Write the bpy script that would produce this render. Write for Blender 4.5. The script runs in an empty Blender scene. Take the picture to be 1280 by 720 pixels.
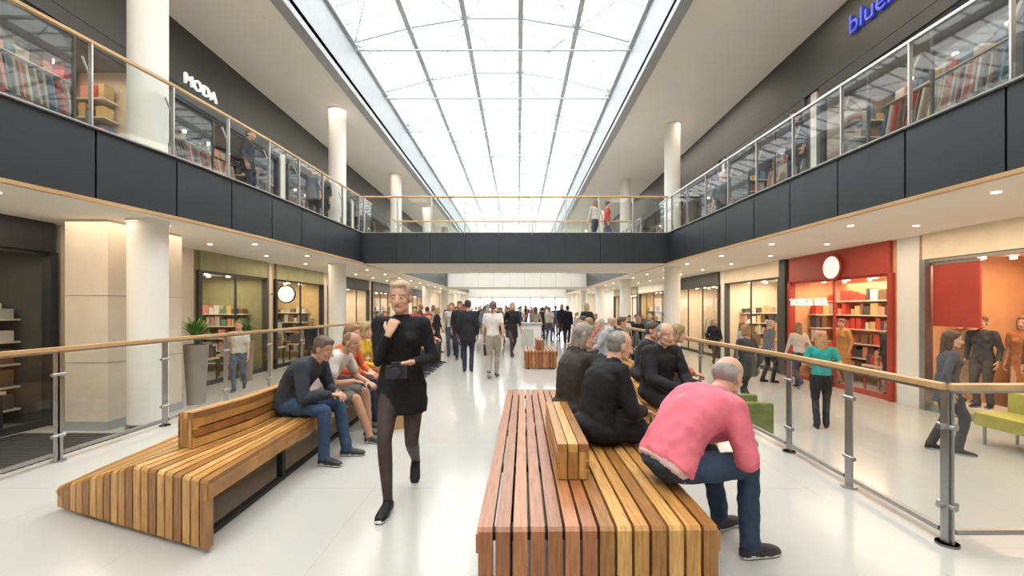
import bpy, math, random
import numpy as np
from mathutils import Vector, Matrix, noise
from mathutils.bvhtree import BVHTree
random.seed(7)
V=Vector
scene=bpy.context.scene
# ------------------------------------------------------------ materials
MATS={}
def mat(name,col,rough=.6,metal=0.,var=.08,scale=6.,emit=0.,stretch=(1,1,1),spec=.5,bump=0.):
    if name in MATS: return MATS[name]
    m=bpy.data.materials.new(name); m.use_nodes=True
    nt=m.node_tree; b=nt.nodes['Principled BSDF']
    b.inputs['Roughness'].default_value=rough; b.inputs['Metallic'].default_value=metal
    b.inputs['Specular IOR Level'].default_value=spec
    tc=nt.nodes.new('ShaderNodeTexCoord'); mp=nt.nodes.new('ShaderNodeMapping'); mp.inputs['Scale'].default_value=stretch
    nz=nt.nodes.new('ShaderNodeTexNoise'); nz.inputs['Scale'].default_value=scale; nz.inputs['Detail'].default_value=4
    cr=nt.nodes.new('ShaderNodeValToRGB')
    c=col
    cr.color_ramp.elements[0].position=.3; cr.color_ramp.elements[1].position=.7
    cr.color_ramp.elements[0].color=(max(c[0]*(1-var),0),max(c[1]*(1-var),0),max(c[2]*(1-var),0),1)
    cr.color_ramp.elements[1].color=(min(c[0]*(1+var),1),min(c[1]*(1+var),1),min(c[2]*(1+var),1),1)
    nt.links.new(tc.outputs['Object'],mp.inputs['Vector']); nt.links.new(mp.outputs[0],nz.inputs['Vector'])
    nt.links.new(nz.outputs['Fac'],cr.inputs[0]); nt.links.new(cr.outputs[0],b.inputs['Base Color'])
    if bump>0:
        bp=nt.nodes.new('ShaderNodeBump'); bp.inputs['Strength'].default_value=bump; bp.inputs['Distance'].default_value=.01
        nt.links.new(nz.outputs['Fac'],bp.inputs['Height']); nt.links.new(bp.outputs[0],b.inputs['Normal'])
    if emit>0:
        b.inputs['Emission Strength'].default_value=emit
        nt.links.new(cr.outputs[0],b.inputs['Emission Color'])
    MATS[name]=m; return m
def glassmat(name,tint=(.93,.97,.96),base=.04,graz=.45):
    m=bpy.data.materials.new(name); m.use_nodes=True; nt=m.node_tree; nt.nodes.clear()
    o=nt.nodes.new('ShaderNodeOutputMaterial'); mx=nt.nodes.new('ShaderNodeMixShader')
    t=nt.nodes.new('ShaderNodeBsdfTransparent'); t.inputs[0].default_value=(*tint,1)
    g=nt.nodes.new('ShaderNodeBsdfGlossy'); g.inputs['Roughness'].default_value=.03
    lw=nt.nodes.new('ShaderNodeLayerWeight'); lw.inputs[0].default_value=.5
    pw=nt.nodes.new('ShaderNodeMath'); pw.operation='POWER'; pw.inputs[1].default_value=5
    ma=nt.nodes.new('ShaderNodeMath'); ma.operation='MULTIPLY_ADD'; ma.inputs[1].default_value=graz; ma.inputs[2].default_value=base
    nt.links.new(lw.outputs['Facing'],pw.inputs[0]); nt.links.new(pw.outputs[0],ma.inputs[0]); nt.links.new(ma.outputs[0],mx.inputs[0])
    nt.links.new(t.outputs[0],mx.inputs[1]); nt.links.new(g.outputs[0],mx.inputs[2]); nt.links.new(mx.outputs[0],o.inputs[0])
    MATS[name]=m; return m
GLASS=glassmat('glass_panel',(.91,.95,.93),.06,.5); SKYG=glassmat('skylight_glass',(.94,.98,1.),.02,.2)
SHOPG=glassmat('shop_glass',(.95,.96,.95),.03,.3); SHOPU=glassmat('tinted_shop_glass',(.55,.58,.58),.05,.25)
def floormat():
    m=mat('floor_tile',(.62,.61,.58),.16,0,.05,.8); nt=m.node_tree; b=nt.nodes['Principled BSDF']
    tc=nt.nodes.new('ShaderNodeTexCoord'); br=nt.nodes.new('ShaderNodeTexBrick')
    br.offset=.0; br.inputs['Scale'].default_value=1.; br.inputs['Mortar Size'].default_value=.004
    br.inputs['Brick Width'].default_value=1.2; br.inputs['Row Height'].default_value=1.2
    br.inputs['Color1'].default_value=(.495,.48,.445,1); br.inputs['Color2'].default_value=(.475,.46,.425,1); br.inputs['Mortar'].default_value=(.43,.415,.385,1)
    nt.links.new(tc.outputs['Object'],br.inputs['Vector']); nt.links.new(br.outputs[0],b.inputs['Base Color'])
    return m
FLOOR=floormat()
WHITE=mat('white_plaster',(.80,.77,.71),.7,0,.02,1)
CEIL=mat('ceiling_white',(.82,.78,.71),.8,0,.02,1)
BEIGE=mat('beige_stone',(.66,.57,.47),.5,0,.06,2)
CHAR=mat('charcoal_panel',(.022,.026,.032),.45,0,.12,2)
CHAR2=mat('charcoal_joint',(.010,.011,.013),.6,0,.1,2)
DGREY=mat('dark_grey_bulkhead',(.06,.06,.056),.6,0,.1,1)
STEEL=mat('brushed_steel',(.42,.42,.41),.32,.9,.08,30,stretch=(1,1,.1))
STEELG=mat('grey_painted_steel',(.36,.37,.38),.5,.2,.05,5)
RAILW=mat('handrail_wood',(.54,.34,.16),.4,0,.15,8,stretch=(1,.2,1))
BLACK=mat('black_matte',(.015,.015,.016),.6,0,.1,8)
WOODY=[mat('oak_slat_%d'%i,c,.36,0,.30,7,stretch=(9,.7,.9),bump=.12) for i,c in enumerate([(.50,.25,.07),(.41,.19,.048),(.58,.32,.10),(.31,.135,.034)])]
WOODR=[mat('teak_slat_%d'%i,c,.34,0,.27,7,stretch=(9,.7,.9),bump=.12) for i,c in enumerate([(.33,.12,.045),(.26,.09,.034),(.40,.16,.06),(.29,.11,.04)])]
# ------------------------------------------------------------ mesh builder
class MB:
    def __init__(s): s.v=[];s.f=[];s.m=[];s.mats=[];s.smooth=[]
    def mi(s,m):
        if m not in s.mats: s.mats.append(m)
        return s.mats.index(m)
    def add(s,vs,fs,m,sm=False):
        o=len(s.v); s.v+= [tuple(x) for x in vs]; k=s.mi(m)
        for f in fs: s.f.append(tuple(i+o for i in f)); s.m.append(k); s.smooth.append(sm)
    def box(s,x0,x1,y0,y1,z0,z1,m):
        if x0>x1:x0,x1=x1,x0
        if y0>y1:y0,y1=y1,y0
        vs=[(x0,y0,z0),(x1,y0,z0),(x1,y1,z0),(x0,y1,z0),(x0,y0,z1),(x1,y0,z1),(x1,y1,z1),(x0,y1,z1)]
        s.add(vs,[(0,3,2,1),(4,5,6,7),(0,1,5,4),(1,2,6,5),(2,3,7,6),(3,0,4,7)],m)
    def quad(s,a,b,c,d,m): s.add([a,b,c,d],[(0,1,2,3)],m)
    def beam(s,p,q,w,h,m):
        p=V(p);q=V(q);d=(q-p).normalized(); up=V((0,0,1)) if abs(d.z)<.95 else V((0,1,0))
        sd=d.cross(up).normalized(); u=sd.cross(d)
        vs=[]
        for c in (p,q):
            for a,b in ((-1,-1),(1,-1),(1,1),(-1,1)): vs.append(c+sd*a*w/2+u*b*h/2)
        s.add(vs,[(0,1,2,3),(7,6,5,4),(0,4,5,1),(1,5,6,2),(2,6,7,3),(3,7,4,0)],m)
    def cyl(s,p,q,r,m,n=12,r2=None):
        p=V(p);q=V(q); r2=r if r2 is None else r2
        d=(q-p).normalized(); up=V((0,0,1)) if abs(d.z)<.9 else V((0,1,0)); a=d.cross(up).normalized(); b=a.cross(d)
        vs=[]
        for c,rr in ((p,r),(q,r2)):
            for i in range(n):
                t=2*math.pi*i/n; vs.append(c+a*math.cos(t)*rr+b*math.sin(t)*rr)
        fs=[(i,(i+1)%n,n+(i+1)%n,n+i) for i in range(n)]
        s.add(vs,fs,m,True); o=vs
        s.add(o[:n],[tuple(range(n))],m); s.add(o[n:],[tuple(reversed(range(n)))],m)
    def obj(s,name,loc=(0,0,0),rotz=0,sc=1.):
        me=bpy.data.meshes.new(name); me.from_pydata(s.v,[],s.f)
        for m in s.mats: me.materials.append(m)
        me.polygons.foreach_set('material_index',s.m); me.polygons.foreach_set('use_smooth',s.smooth)
        me.update()
        o=bpy.data.objects.new(name,me); scene.collection.objects.link(o); o.location=loc; o.rotation_euler=(0,0,rotz); o.scale=(sc,)*3
        return o
def area(name,loc,sx,sy,e,col=(1,.87,.70),rot=(0,0,0)):
    l=bpy.data.lights.new(name,'AREA'); l.shape='RECTANGLE'; l.size=sx;l.size_y=sy;l.energy=e;l.color=col
    o=bpy.data.objects.new(name,l); scene.collection.objects.link(o); o.location=loc;o.rotation_euler=rot; return o
# ------------------------------------------------------------ architecture
ZS=2.95; ZF=3.90; ZR=5.15; ZC=8.0; ZSK=9.5; LOW=-.5
EL=[(-9,-6.3),(0,-6.3),(3,-6.2),(5.05,-6.0),(6.7,-5.68),(9,-5.42),(14.2,-5.15),(44,-5.1)]
ER=[(-9,5.55),(3,5.5),(5,5.4),(6.5,5.3),(9,5.18),(14.2,4.95),(44,4.9)]
def interp(T,y): return float(np.interp(y,[a for a,b in T],[b for a,b in T]))
eL=lambda y:interp(EL,y); eR=lambda y:interp(ER,y)
YB=-8; YE=44
mb=MB()
mb.box(-4.65,2.95,2.6,YE,-.6,0,FLOOR); mb.box(-4.65,11,YB,2.6,-.6,0,FLOOR)
mb.box(-11,-4.65,YB,YE,-.8,LOW,FLOOR); mb.box(2.95,11,2.6,YE,-.8,LOW,FLOOR)
mb.obj('floor')
ys=[YB+i*1.16 for i in range(45)]; ys=[y for y in ys if y<YE]+[YE]
for side,ef,wall in (('left',eL,-8.3),('right',eR,8.3)):
    s=-1 if side=='left' else 1
    mb=MB()
    for a,b in zip(ys[:-1],ys[1:]):
        ea,eb=ef(a),ef(b)
        mb.quad((ea,a,ZS),(eb,b,ZS),(wall,b,ZS),(wall,a,ZS),CEIL)
        mb.quad((ea,a,ZF),(eb,b,ZF),(wall,b,ZF),(wall,a,ZF),FLOOR)
        mb.quad((ea,a,ZS),(eb,b,ZS),(eb,b,ZF+.05),(ea,a,ZF+.05),CHAR2)
        o=-s*.04
        y0,y1=a+.012,b-.012
        mb.quad((ef(y0)+o,y0,ZS+.05),(ef(y1)+o,y1,ZS+.05),(ef(y1)+o,y1,ZF+.05),(ef(y0)+o,y0,ZF+.05),CHAR)
        mb.beam((ea+o,a,ZS+.02),(eb+o,b,ZS+.02),.07,.05,RAILW)
        mb.beam((ea+o,a,ZF+.06),(eb+o,b,ZF+.06),.1,.02,STEELG)
    mb.obj('balcony_slab')
    mb=MB()
    for i,(a,b) in enumerate(zip(ys[:-1],ys[1:])):
        if 14.2<b<18.6 and 14.2<a<18: continue
        ea,eb=ef(a)+s*.03,ef(b)+s*.03
        y0,y1=a+.03,b-.03
        mb.quad((ef(y0)+s*.03,y0,ZF+.08),(ef(y1)+s*.03,y1,ZF+.08),(ef(y1)+s*.03,y1,ZR-.03),(ef(y0)+s*.03,y0,ZR-.03),GLASS)
        mb.beam((ea,a,ZR),(eb,b,ZR),.06,.04,RAILW if side=='left' else STEEL)
        mb.box(ea-.025,ea+.025,a-.012,a+.012,ZF-.0,ZR-.02,STEEL)
        mb.beam((ea+s*.03,a,ZF+.05),(ea+s*.03,a,ZF+.3),.05,.05,STEEL)
        mb.beam((ea,a,ZF+.75),(ea+s*.12,a,ZF+1.05),.02,.02,STEEL)
    mb.obj('glass_railing')
mb=MB()
mb.box(-8.3,-4.95,YB,YE,ZC,ZC+.25,CEIL); mb.box(3.42,8.3,YB,YE,ZC,ZC+.25,CEIL)
mb.box(-5.15,-4.95,YB,YE,ZC+.02,ZSK+.3,STEELG); mb.box(3.42,3.62,YB,YE,ZC+.02,ZSK+.3,STEELG)
mb.box(-5.2,-4.93,YB,YE,ZC-.06,ZC+.1,STEELG); mb.box(3.40,3.66,YB,YE,ZC-.06,ZC+.1,STEELG)
mb.obj('ceiling')
mb=MB(); XL,XR=-4.93,3.40; rib=mat('skylight_rib',(.46,.50,.53),.5,0,.03,3); thin=mat('skylight_bar',(.46,.51,.55),.5,0,.05,3)
n=5
RX=[XL+(XR-XL)*i/n for i in range(n+1)]; RZ=[ZSK+.75*math.sin(math.pi*i/n) for i in range(n+1)]
for i in range(n+1): mb.box(RX[i]-.075,RX[i]+.075,YB,YE,RZ[i]-.14,RZ[i]+.10,rib)
y=YB;k=0
while y<YE:
    big=(k%4==0); w=.07 if big else .028
    for i in range(n): mb.beam((RX[i],y,RZ[i]+.03),(RX[i+1],y,RZ[i+1]+.03),w,.10 if big else .04,rib if big else thin)
    if big:
        mb.cyl((XL,y,ZSK-.25),(XR,y,ZSK-.25),.03,rib,6)
        for i in range(n):
            xm=(RX[i]+RX[i+1])/2
            mb.cyl((RX[i],y,RZ[i]-.1),(xm,y,ZSK-.25),.018,thin,6); mb.cyl((RX[i+1],y,RZ[i+1]-.1),(xm,y,ZSK-.25),.018,thin,6)
            a,b=(i,i+1) if (i+k//4)%2 else (i+1,i)
            if y+3<YE: mb.cyl((RX[a],y,RZ[a]-.08),(RX[b],y+3,RZ[b]-.08),.018,thin,6)
    y+=.75;k+=1
for i in range(n): mb.quad((RX[i],YB,RZ[i]+.12),(RX[i+1],YB,RZ[i+1]+.12),(RX[i+1],YE,RZ[i+1]+.12),(RX[i],YE,RZ[i]+.12),SKYG)
mb.obj('window_skylight')
mb=MB()
mb.box(-11,11,YB-.3,YB,-.8,ZSK+1.1,WHITE); mb.obj('wall_back')
mb=MB()
mb.box(-11,-5.2,YE,YE+.3,-.8,ZSK+1.1,WHITE); mb.box(5,11,YE,YE+.3,-.8,ZSK+1.1,WHITE)
mb.box(-5.2,5,YE,YE+.3,2.6,4.1,WHITE); mb.box(-5.2,5,YE,YE+.3,9.2,ZSK+1.1,WHITE); mb.box(-5.2,5,YE,YE+.3,-.8,0,WHITE)
mb.obj('wall_end')
mb=MB()
for i in range(9):
    x=-5.2+10.2*i/8; mb.box(x-.06,x+.06,YE+.05,YE+.2,0,9.3,STEELG)
for z in (0.05,2.55,4.15,5.8,7.5,9.2): mb.box(-5.2,5,YE+.05,YE+.2,z-.06,z+.06,STEELG)
mb.quad((-5.2,YE+.22,0),(5,YE+.22,0),(5,YE+.22,9.3),(-5.2,YE+.22,9.3),SKYG)
mb.obj('window_1')
def bridge(y0,y1,fas=None):
    fas=fas or CHAR; j=CHAR2 if fas is CHAR else STEELG
    xa,xb=eL(y0)+.03,eR(y0)-.03
    mb=MB(); mb.box(xa,xb,y0+.04,y1-.04,ZS+.01,ZF-.01,CEIL)
    mb.box(xa,xb,y0+.03,y1-.03,ZF-.01,ZF,FLOOR)
    for yy,o in ((y0,-.03),(y1,.03)):
        mb.box(xa,xb,yy-.02,yy+.02,ZS+.02,ZF+.05,j)
        nn=9
        for i in range(nn):
            a=xa+(xb-xa)*i/nn; b=xa+(xb-xa)*(i+1)/nn
            mb.box(a+.008,b-.008,yy+o-.01,yy+o+.01,ZS+.04,ZF+.06,fas)
        mb.box(xa,xb,yy+o-.03,yy+o+.03,ZF+.06,ZF+.08,STEELG)
        for i in range(nn+1):
            a=xa+.05+(xb-xa-.1)*i/nn
            mb.box(a-.02,a+.02,yy-.03,yy+.03,ZF,ZR-.02,STEEL)
            if i<nn:
                b=xa+.05+(xb-xa-.1)*(i+1)/nn
                mb.quad((a+.03,yy,ZF+.1),(b-.03,yy,ZF+.1),(b-.03,yy,ZR-.04),(a+.03,yy,ZR-.04),GLASS)
        mb.cyl((xa,yy,ZR),(xb,yy,ZR),.035,RAILW)
    mb.obj('footbridge')
bridge(14.2,18.2); bridge(31,34,WHITE)
mb=MB(); mb.box(-5,4.9,36,37,5.7,5.9,STEELG)
for i in range(16):
    x=-5+.62*i; mb.cyl((x,36,5.9),(x+.31,36,6.6),.035,DGREY,6); mb.cyl((x+.31,36,6.6),(x+.62,36,5.9),.035,DGREY,6)
mb.cyl((-5,36,6.6),(4.9,36,6.6),.06,DGREY,8); mb.cyl((-5,36,5.95),(4.9,36,5.95),.06,DGREY,8); mb.obj('steel_roof_truss')
def column(x,y,z0,z1,r=.27):
    mb=MB(); mb.cyl((x,y,z0),(x,y,z1),r,WHITE,40); mb.cyl((x,y,z0),(x,y,z0+.12),r+.02,STEEL,40); mb.cyl((x,y,z1-.06),(x,y,z1),r+.015,WHITE,40); mb.obj('column')
for y in (7.2,14.2,21,28,35,42):
    column(-6.17 if y<8 else -5.95,y,LOW,ZS); column(-6.17 if y<8 else -5.95,y,ZF,ZC)
for y in (15.3,22,29,36,42):
    column(5.45,y,LOW,ZS); column(5.45,y,ZF,ZC)
mb=MB(); mb.box(-7.4,-6.7,7.05,8.6,LOW,ZS,BEIGE); mb.box(-7.42,-6.68,7.03,8.62,LOW,LOW+.15,STEELG)
for z in (.6,1.7): mb.box(-7.405,-6.695,7.045,8.605,z,z+.012,STEELG)
mb.obj('stone_pier')
# ------------------------------------------------------------ shops
RED=mat('red_panel',(.42,.05,.03),.5,0,.08,3)
GREENW=mat('olive_wall',(.30,.29,.15),.6,0,.1,3); CREAM=mat('cream_wall',(.76,.64,.48),.6,0,.05,3); GOLDW=mat('gold_wall',(.55,.40,.18),.6,0,.1,3)
PINKW=mat('pinkish_wall',(.70,.38,.20),.6,0,.08,3); MIDG=mat('grey_wall',(.20,.19,.18),.6,0,.1,3)
LAMP=mat('lamp_glow',(1,.86,.66),.5,0,.0,1,emit=5)
GOODS=[mat('goods_%d'%i,c,.6,0,.1,6) for i,c in enumerate([(.6,.07,.05),(.75,.72,.66),(.08,.08,.09),(.20,.12,.07),(.65,.45,.20),(.12,.22,.35),(.5,.5,.45),(.15,.3,.16),(.7,.3,.25),(.35,.3,.25)])]
def shop(s,xw,y0,y1,z0,zh,zt,back,head,frame,kind='shelf',pal=None,light=60,glass=True,depth=2.6,lcol=(1,.83,.62),mull=1.3,gm=None):
    pal=pal or GOODS; gm=gm or SHOPG
    mb=MB(); X=lambda d:s*(xw+d)
    mb.box(X(depth),X(depth+.1),y0-.1,y1+.1,z0,zt,back)
    mb.box(X(0.02),X(depth),y0-.1,y0,z0,zt,back); mb.box(X(.02),X(depth),y1,y1+.1,z0,zt,back)
    mb.box(X(0.02),X(depth),y0,y1,z0,z0+.02,FLOOR)
    mb.box(X(0.1),X(depth),y0,y1,zh+.05,zh+.1,CEIL if gm is SHOPG else MIDG)
    mb.box(X(-.05),X(.12),y0,y1,zh,zt,head)
    for yy in (y0,y1): mb.box(X(-.06),X(.1),yy-.06,yy+.06,z0,zh,frame)
    mb.box(X(0),X(.06),y0,y1,z0,z0+.12,frame); mb.box(X(-.01),X(.06),y0,y1,zh-.06,zh,frame)
    n=max(2,int((y1-y0)/mull))
    dg=n//2
    for i in range(n):
        a=y0+(y1-y0)*i/n; b=y0+(y1-y0)*(i+1)/n
        mb.box(X(0),X(.05),b-.02,b+.02,z0,zh,frame)
        if glass and i!=dg: mb.quad((X(.02),a+.03,z0+.12),(X(.02),b-.03,z0+.12),(X(.02),b-.03,zh-.06),(X(.02),a+.03,zh-.06),gm)
    yy=y0+.5
    while yy<y1-.2:
        if gm is SHOPG:
            mb.cyl((X(.8),yy,zh+.05),(X(.8),yy,zh-.02),.06,LAMP,10)
        mb.cyl((X(1.4),yy,zh+.05),(X(1.4),yy,zh-.02),.05,LAMP,10); yy+=.9
    R=random.Random(int(y0*31+s*7+z0*3))
    if kind in('shelf','mixed'):
        sb=mat('shelf_board',(.7,.65,.55),.5)
        for lev in range(6):
            z=z0+.3+lev*.38
            mb.box(X(depth-.4),X(depth),y0+.1,y1-.1,z-.03,z,sb)
            y=y0+.2
            while y<y1-.3:
                w=R.uniform(.08,.24); h=R.uniform(.14,.32)
                if R.random()<.92: mb.box(X(depth-.36),X(depth-.08),y,y+w,z,z+h,R.choice(pal))
                y+=w+R.uniform(.01,.05)
        for lev in range(5):
            z=z0+.3+lev*.38
            mb.box(X(.5),X(depth-.45),y1-.35,y1-.02,z-.03,z,sb)
            d=.55
            while d<depth-.65:
                w=R.uniform(.08,.2); h=R.uniform(.12,.32); mb.box(X(d),X(d+w),y1-.3,y1-.08,z,z+h,R.choice(pal)); d+=w+R.uniform(.01,.05)
        for c in (y0+.8,y1-.8):
            mb.box(X(.3),X(.75),c-.4,c+.4,z0+.6,z0+.65,CREAM)
            for dx in(.35,.70):
                for dy in(-.36,.36): mb.box(X(dx)-.02,X(dx)+.02,c+dy-.02,c+dy+.02,z0,z0+.6,frame)
            for k in range(6):
                a=c-.36+k*.12; mb.box(X(.36),X(.66),a,a+.1,z0+.65,z0+.65+R.uniform(.1,.5),R.choice(pal))
    if kind in('clothes','mixed'):
        for rowd,zz in ((1.5,z0+1.5),(depth-.35,z0+2.15),(depth-.35,z0+1.1)):
            if kind=='mixed' and rowd>1.6: continue
            mb.cyl((X(rowd),y0+.3,zz),(X(rowd),y1-.3,zz),.015,STEEL,8)
            for yy in (y0+.35,y1-.35): mb.cyl((X(rowd),yy,z0),(X(rowd),yy,zz),.015,STEEL,8)
            y=y0+.35
            while y<y1-.35:
                w=R.uniform(.03,.06); L=R.uniform(.6,.95) if zz<z0+1.6 else .75; c=R.choice(pal)
                a=.12;b=.24+R.uniform(-.03,.03); x0=X(rowd)
                vs=[(x0-a,y,zz-.08),(x0+a,y,zz-.08),(x0+a,y+w,zz-.08),(x0-a,y+w,zz-.08),(x0-b,y,zz-L),(x0+b,y,zz-L),(x0+b,y+w,zz-L),(x0-b,y+w,zz-L)]
                mb.add(vs,[(0,1,2,3),(4,7,6,5),(0,4,5,1),(1,5,6,2),(2,6,7,3),(3,7,4,0)],c)
                y+=w+R.uniform(.01,.12)
    mb.obj('shopfront')
    if light>0: area('shop_light',(X(1.0),(y0+y1)/2,zh-.06),1.6,(y1-y0)*.8,light,lcol)
LIGHTG=[GOODS[1],GOODS[4],GOODS[6],GOODS[3],GOODS[8],GOODS[2]]
REDG=[GOODS[0],GOODS[1],GOODS[8],GOODS[4],GOODS[0],GOODS[2]]
DARKG=[GOODS[2],GOODS[3],GOODS[9],GOODS[6]]
zh=2.45
shop(1,8,3.2,8.5,LOW,zh,ZS,PINKW,CREAM,STEEL,'clothes',[GOODS[0],GOODS[8],GOODS[4],GOODS[3],GOODS[2]],95,mull=2.5,depth=2.2,lcol=(1,.74,.48))
shop(1,8,9.25,12.7,LOW,2.25,ZS,PINKW,RED,RED,'shelf',REDG+[GOODS[3],GOODS[0]],90,depth=1.4,mull=1.7,lcol=(1,.72,.48))
shop(1,8,13.2,16.6,LOW,zh,ZS,CREAM,CREAM,DGREY,'mixed',LIGHTG,80)
shop(1,8,17.2,22,LOW,zh,ZS,CREAM,DGREY,DGREY,'clothes',None,90)
shop(1,8,22.6,28.5,LOW,zh,ZS,GOLDW,WHITE,DGREY,'mixed',LIGHTG,100)
shop(1,8,29,36,LOW,zh,ZS,CREAM,GREENW,DGREY,'clothes',None,100)
shop(-1,8,2.5,7.4,LOW,zh,ZS,DGREY,CHAR,CHAR,'mixed',DARKG+[GOODS[1],GOODS[4]],26,mull=.9)
shop(-1,8,10.8,13.7,LOW,zh,ZS,GREENW,GREENW,DGREY,'shelf',LIGHTG+[GOODS[7]],40)
shop(-1,8,14.2,17.6,LOW,zh,ZS,GOLDW,GREENW,BLACK,'mixed',DARKG,45)
shop(-1,8,18.2,23,LOW,zh,ZS,CREAM,DGREY,DGREY,'clothes',None,80)
shop(-1,8,23.6,29.5,LOW,zh,ZS,GOLDW,DGREY,DGREY,'mixed',LIGHTG,80)
shop(-1,8,30,37,LOW,zh,ZS,CREAM,DGREY,DGREY,'clothes',None,80)
for (s,xw,rng) in ((-1,7.8,[(1,5.6),(6.2,9.0),(9.6,14),(14.6,20),(20.6,27),(27.6,36)]),(1,7.0,[(1.5,5.5),(6,10),(10.5,14.5),(15,20),(20.6,27),(27.6,36)])):
    for i,(a,b) in enumerate(rng):
        shop(s,xw,a,b,ZF,6.35,6.6,[MIDG,CREAM,MIDG][i%3],DGREY,DGREY,['clothes','mixed','mixed'][i%3],LIGHTG+[GOODS[0],GOODS[5]],22,depth=1.7,gm=SHOPU)
def wallseg(mb,s,xw,segs,z0,zt,m):
    for a,b in segs: mb.box(s*xw,s*(xw+.3),a,b,z0,zt,m)
mb=MB()
wallseg(mb,-1,8,[(YB,2.3),(8.5,10.65),(13.85,14.05),(17.75,18.05),(23.15,23.45),(29.65,29.85),(37.15,YE)],LOW,ZS,BEIGE)
wallseg(mb,-1,8,[(7.55,8.5)],LOW,ZS,BEIGE)
for y in (9.3,10.0): mb.box(-8.0,-7.985,y,y+.02,LOW,ZS,DGREY)
wallseg(mb,-1,7.8,[(YB,.85),(5.75,6.05),(9.15,9.45),(14.15,14.45),(20.15,20.45),(27.15,27.45),(36.15,YE)],ZF,6.6,WHITE)
mb.box(-8.1,-7.75,YB,YE,6.61,ZC,DGREY)
mb.obj('wall_left')
mb=MB()
wallseg(mb,1,8,[(YB,3.05),(8.62,9.13),(16.75,17.05),(22.15,22.45),(28.65,28.85),(36.15,YE)],LOW,ZS,WHITE)
wallseg(mb,1,7.9,[(12.82,13.08)],LOW,ZS,DGREY)
wallseg(mb,1,7.0,[(YB,1.35),(5.65,5.85),(10.15,10.35),(14.65,14.85),(20.15,20.45),(27.15,27.45),(36.15,YE)],ZF,6.6,WHITE)
mb.box(6.95,7.3,YB,YE,6.61,ZC,DGREY)
mb.obj('wall_right')
mb=MB(); mb.box(8.06,8.1,7.55,8.4,1.15,2.36,RED); mb.box(8.05,8.11,7.53,8.42,2.33,2.38,STEEL); mb.obj('hanging_banner')
mb=MB()
for i in range(17):
    y=5.2+i*.1; mb.box(-7.9,-4.9,y,y+.07,LOW,LOW+.012,BLACK)
mb.obj('entrance_mat')
def text(name,body,loc,rot,size,m,ext=.03,parent=None):
    c=bpy.data.curves.new(name,'FONT'); c.body=body; c.size=size; c.extrude=ext; c.align_x='CENTER'; c.align_y='CENTER'
    o=bpy.data.objects.new(name,c); scene.collection.objects.link(o); o.location=loc; o.rotation_euler=rot; c.materials.append(m); 
    bpy.context.view_layer.update()
    me=bpy.data.meshes.new_from_object(o.evaluated_get(bpy.context.evaluated_depsgraph_get())); o2=bpy.data.objects.new(name,me); scene.collection.objects.link(o2)
    o2.location=loc;o2.rotation_euler=rot; bpy.data.objects.remove(o); return o2
SW=mat('sign_white',(.9,.9,.88),.5,0,0,1,emit=.5); SB=mat('sign_blue',(.02,.04,.40),.4,0,.05,1,emit=.5)
hp=math.pi/2
text('shop_sign','MODA',(-7.71,10.5,6.82),(hp,0,hp),.36,SW)
text('shop_sign','bluemoon',(6.91,7.9,7.35),(hp,0,-hp),.55,SB)
text('shop_sign','TOYS & TEA',(7.96,11.9,1.65),(hp,0,-hp),.28,SW)
mb=MB(); mb.cyl((7.93,10.9,2.52),(7.88,10.9,2.52),.28,SW,32); mb.cyl((7.94,10.9,2.52),(7.89,10.9,2.52),.33,RED,32); mb.obj('round_shop_sign')
mb=MB(); mb.cyl((-7.5,14.0,1.95),(-7.5,13.94,1.95),.26,SW,28); mb.cyl((-7.5,13.99,1.95),(-7.5,13.95,1.95),.30,DGREY,28); mb.beam((-8,13.97,1.95),(-7.75,13.97,1.95),.03,.03,DGREY); mb.obj('round_blade_sign')
# ------------------------------------------------------------ lights
mb=MB()
for s,ef,w in ((-1,eL,7.6),(1,eR,7.6)):
    y=1
    while y<42:
        for x in ((abs(ef(y))+.6),7.0):
            mb.cyl((s*x,y,ZS-.012),(s*x,y,ZS-.004),.045,LAMP,14)
        y+=2.2
mb.obj('recessed_downlights')
for y in (6,16.5,28,39):
    for s in (-1,1):
        area('ceiling_light',(s*6.8,y,ZS-.04),1.4,8,105,(1,.83,.62))
        area('ceiling_light',(s*6.0,y,ZC-.04),1.0,8,100,(1,.90,.76))
w=bpy.data.worlds.new('World'); scene.world=w; w.use_nodes=True
nt=w.node_tree; bg=nt.nodes['Background']; bg.inputs[0].default_value=(1,.985,.955,1); bg.inputs[1].default_value=4.9
# ------------------------------------------------------------ lower railings
def railing(pts,h,step,name):
    mb=MB()
    for (p,q) in zip(pts[:-1],pts[1:]):
        p=V((*p,0));q=V((*q,0)); L=(q-p).length; n=max(1,round(L/step)); d=(q-p)/n; dn=d.normalized()
        for i in range(n):
            a=p+d*i; b=a+d; g0=a+dn*.05; g1=b-dn*.05
            mb.quad((g0.x,g0.y,.10),(g1.x,g1.y,.10),(g1.x,g1.y,h-.06),(g0.x,g0.y,h-.06),GLASS)
            mb.beam((g0.x,g0.y,.08),(g1.x,g1.y,.08),.03,.03,STEEL)
            mb.beam((a.x,a.y,h),(b.x,b.y,h),.075,.035,RAILW)
            mb.beam((a.x,a.y,h-.03),(b.x,b.y,h-.03),.03,.02,STEEL)
        for i in range(n+1):
            a=p+d*i
            for o in (-.016,.016):
                mb.beam((a+dn*o+V((0,0,.0))),(a+dn*o+V((0,0,h-.03))),.012,.05,STEEL)
            mb.cyl(a+V((0,0,.0)),a+V((0,0,.015)),.06,STEEL,16)
            for z in (.25,h-.25):
                mb.cyl(a-dn*.06+V((0,0,z)),a+dn*.06+V((0,0,z)),.018,STEEL,10)
    mb.obj(name)
railing([(-4.5,.4),(-4.5,5.5),(-4.35,11),(-4.35,22)],1.1,1.15,'glass_railing')
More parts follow.
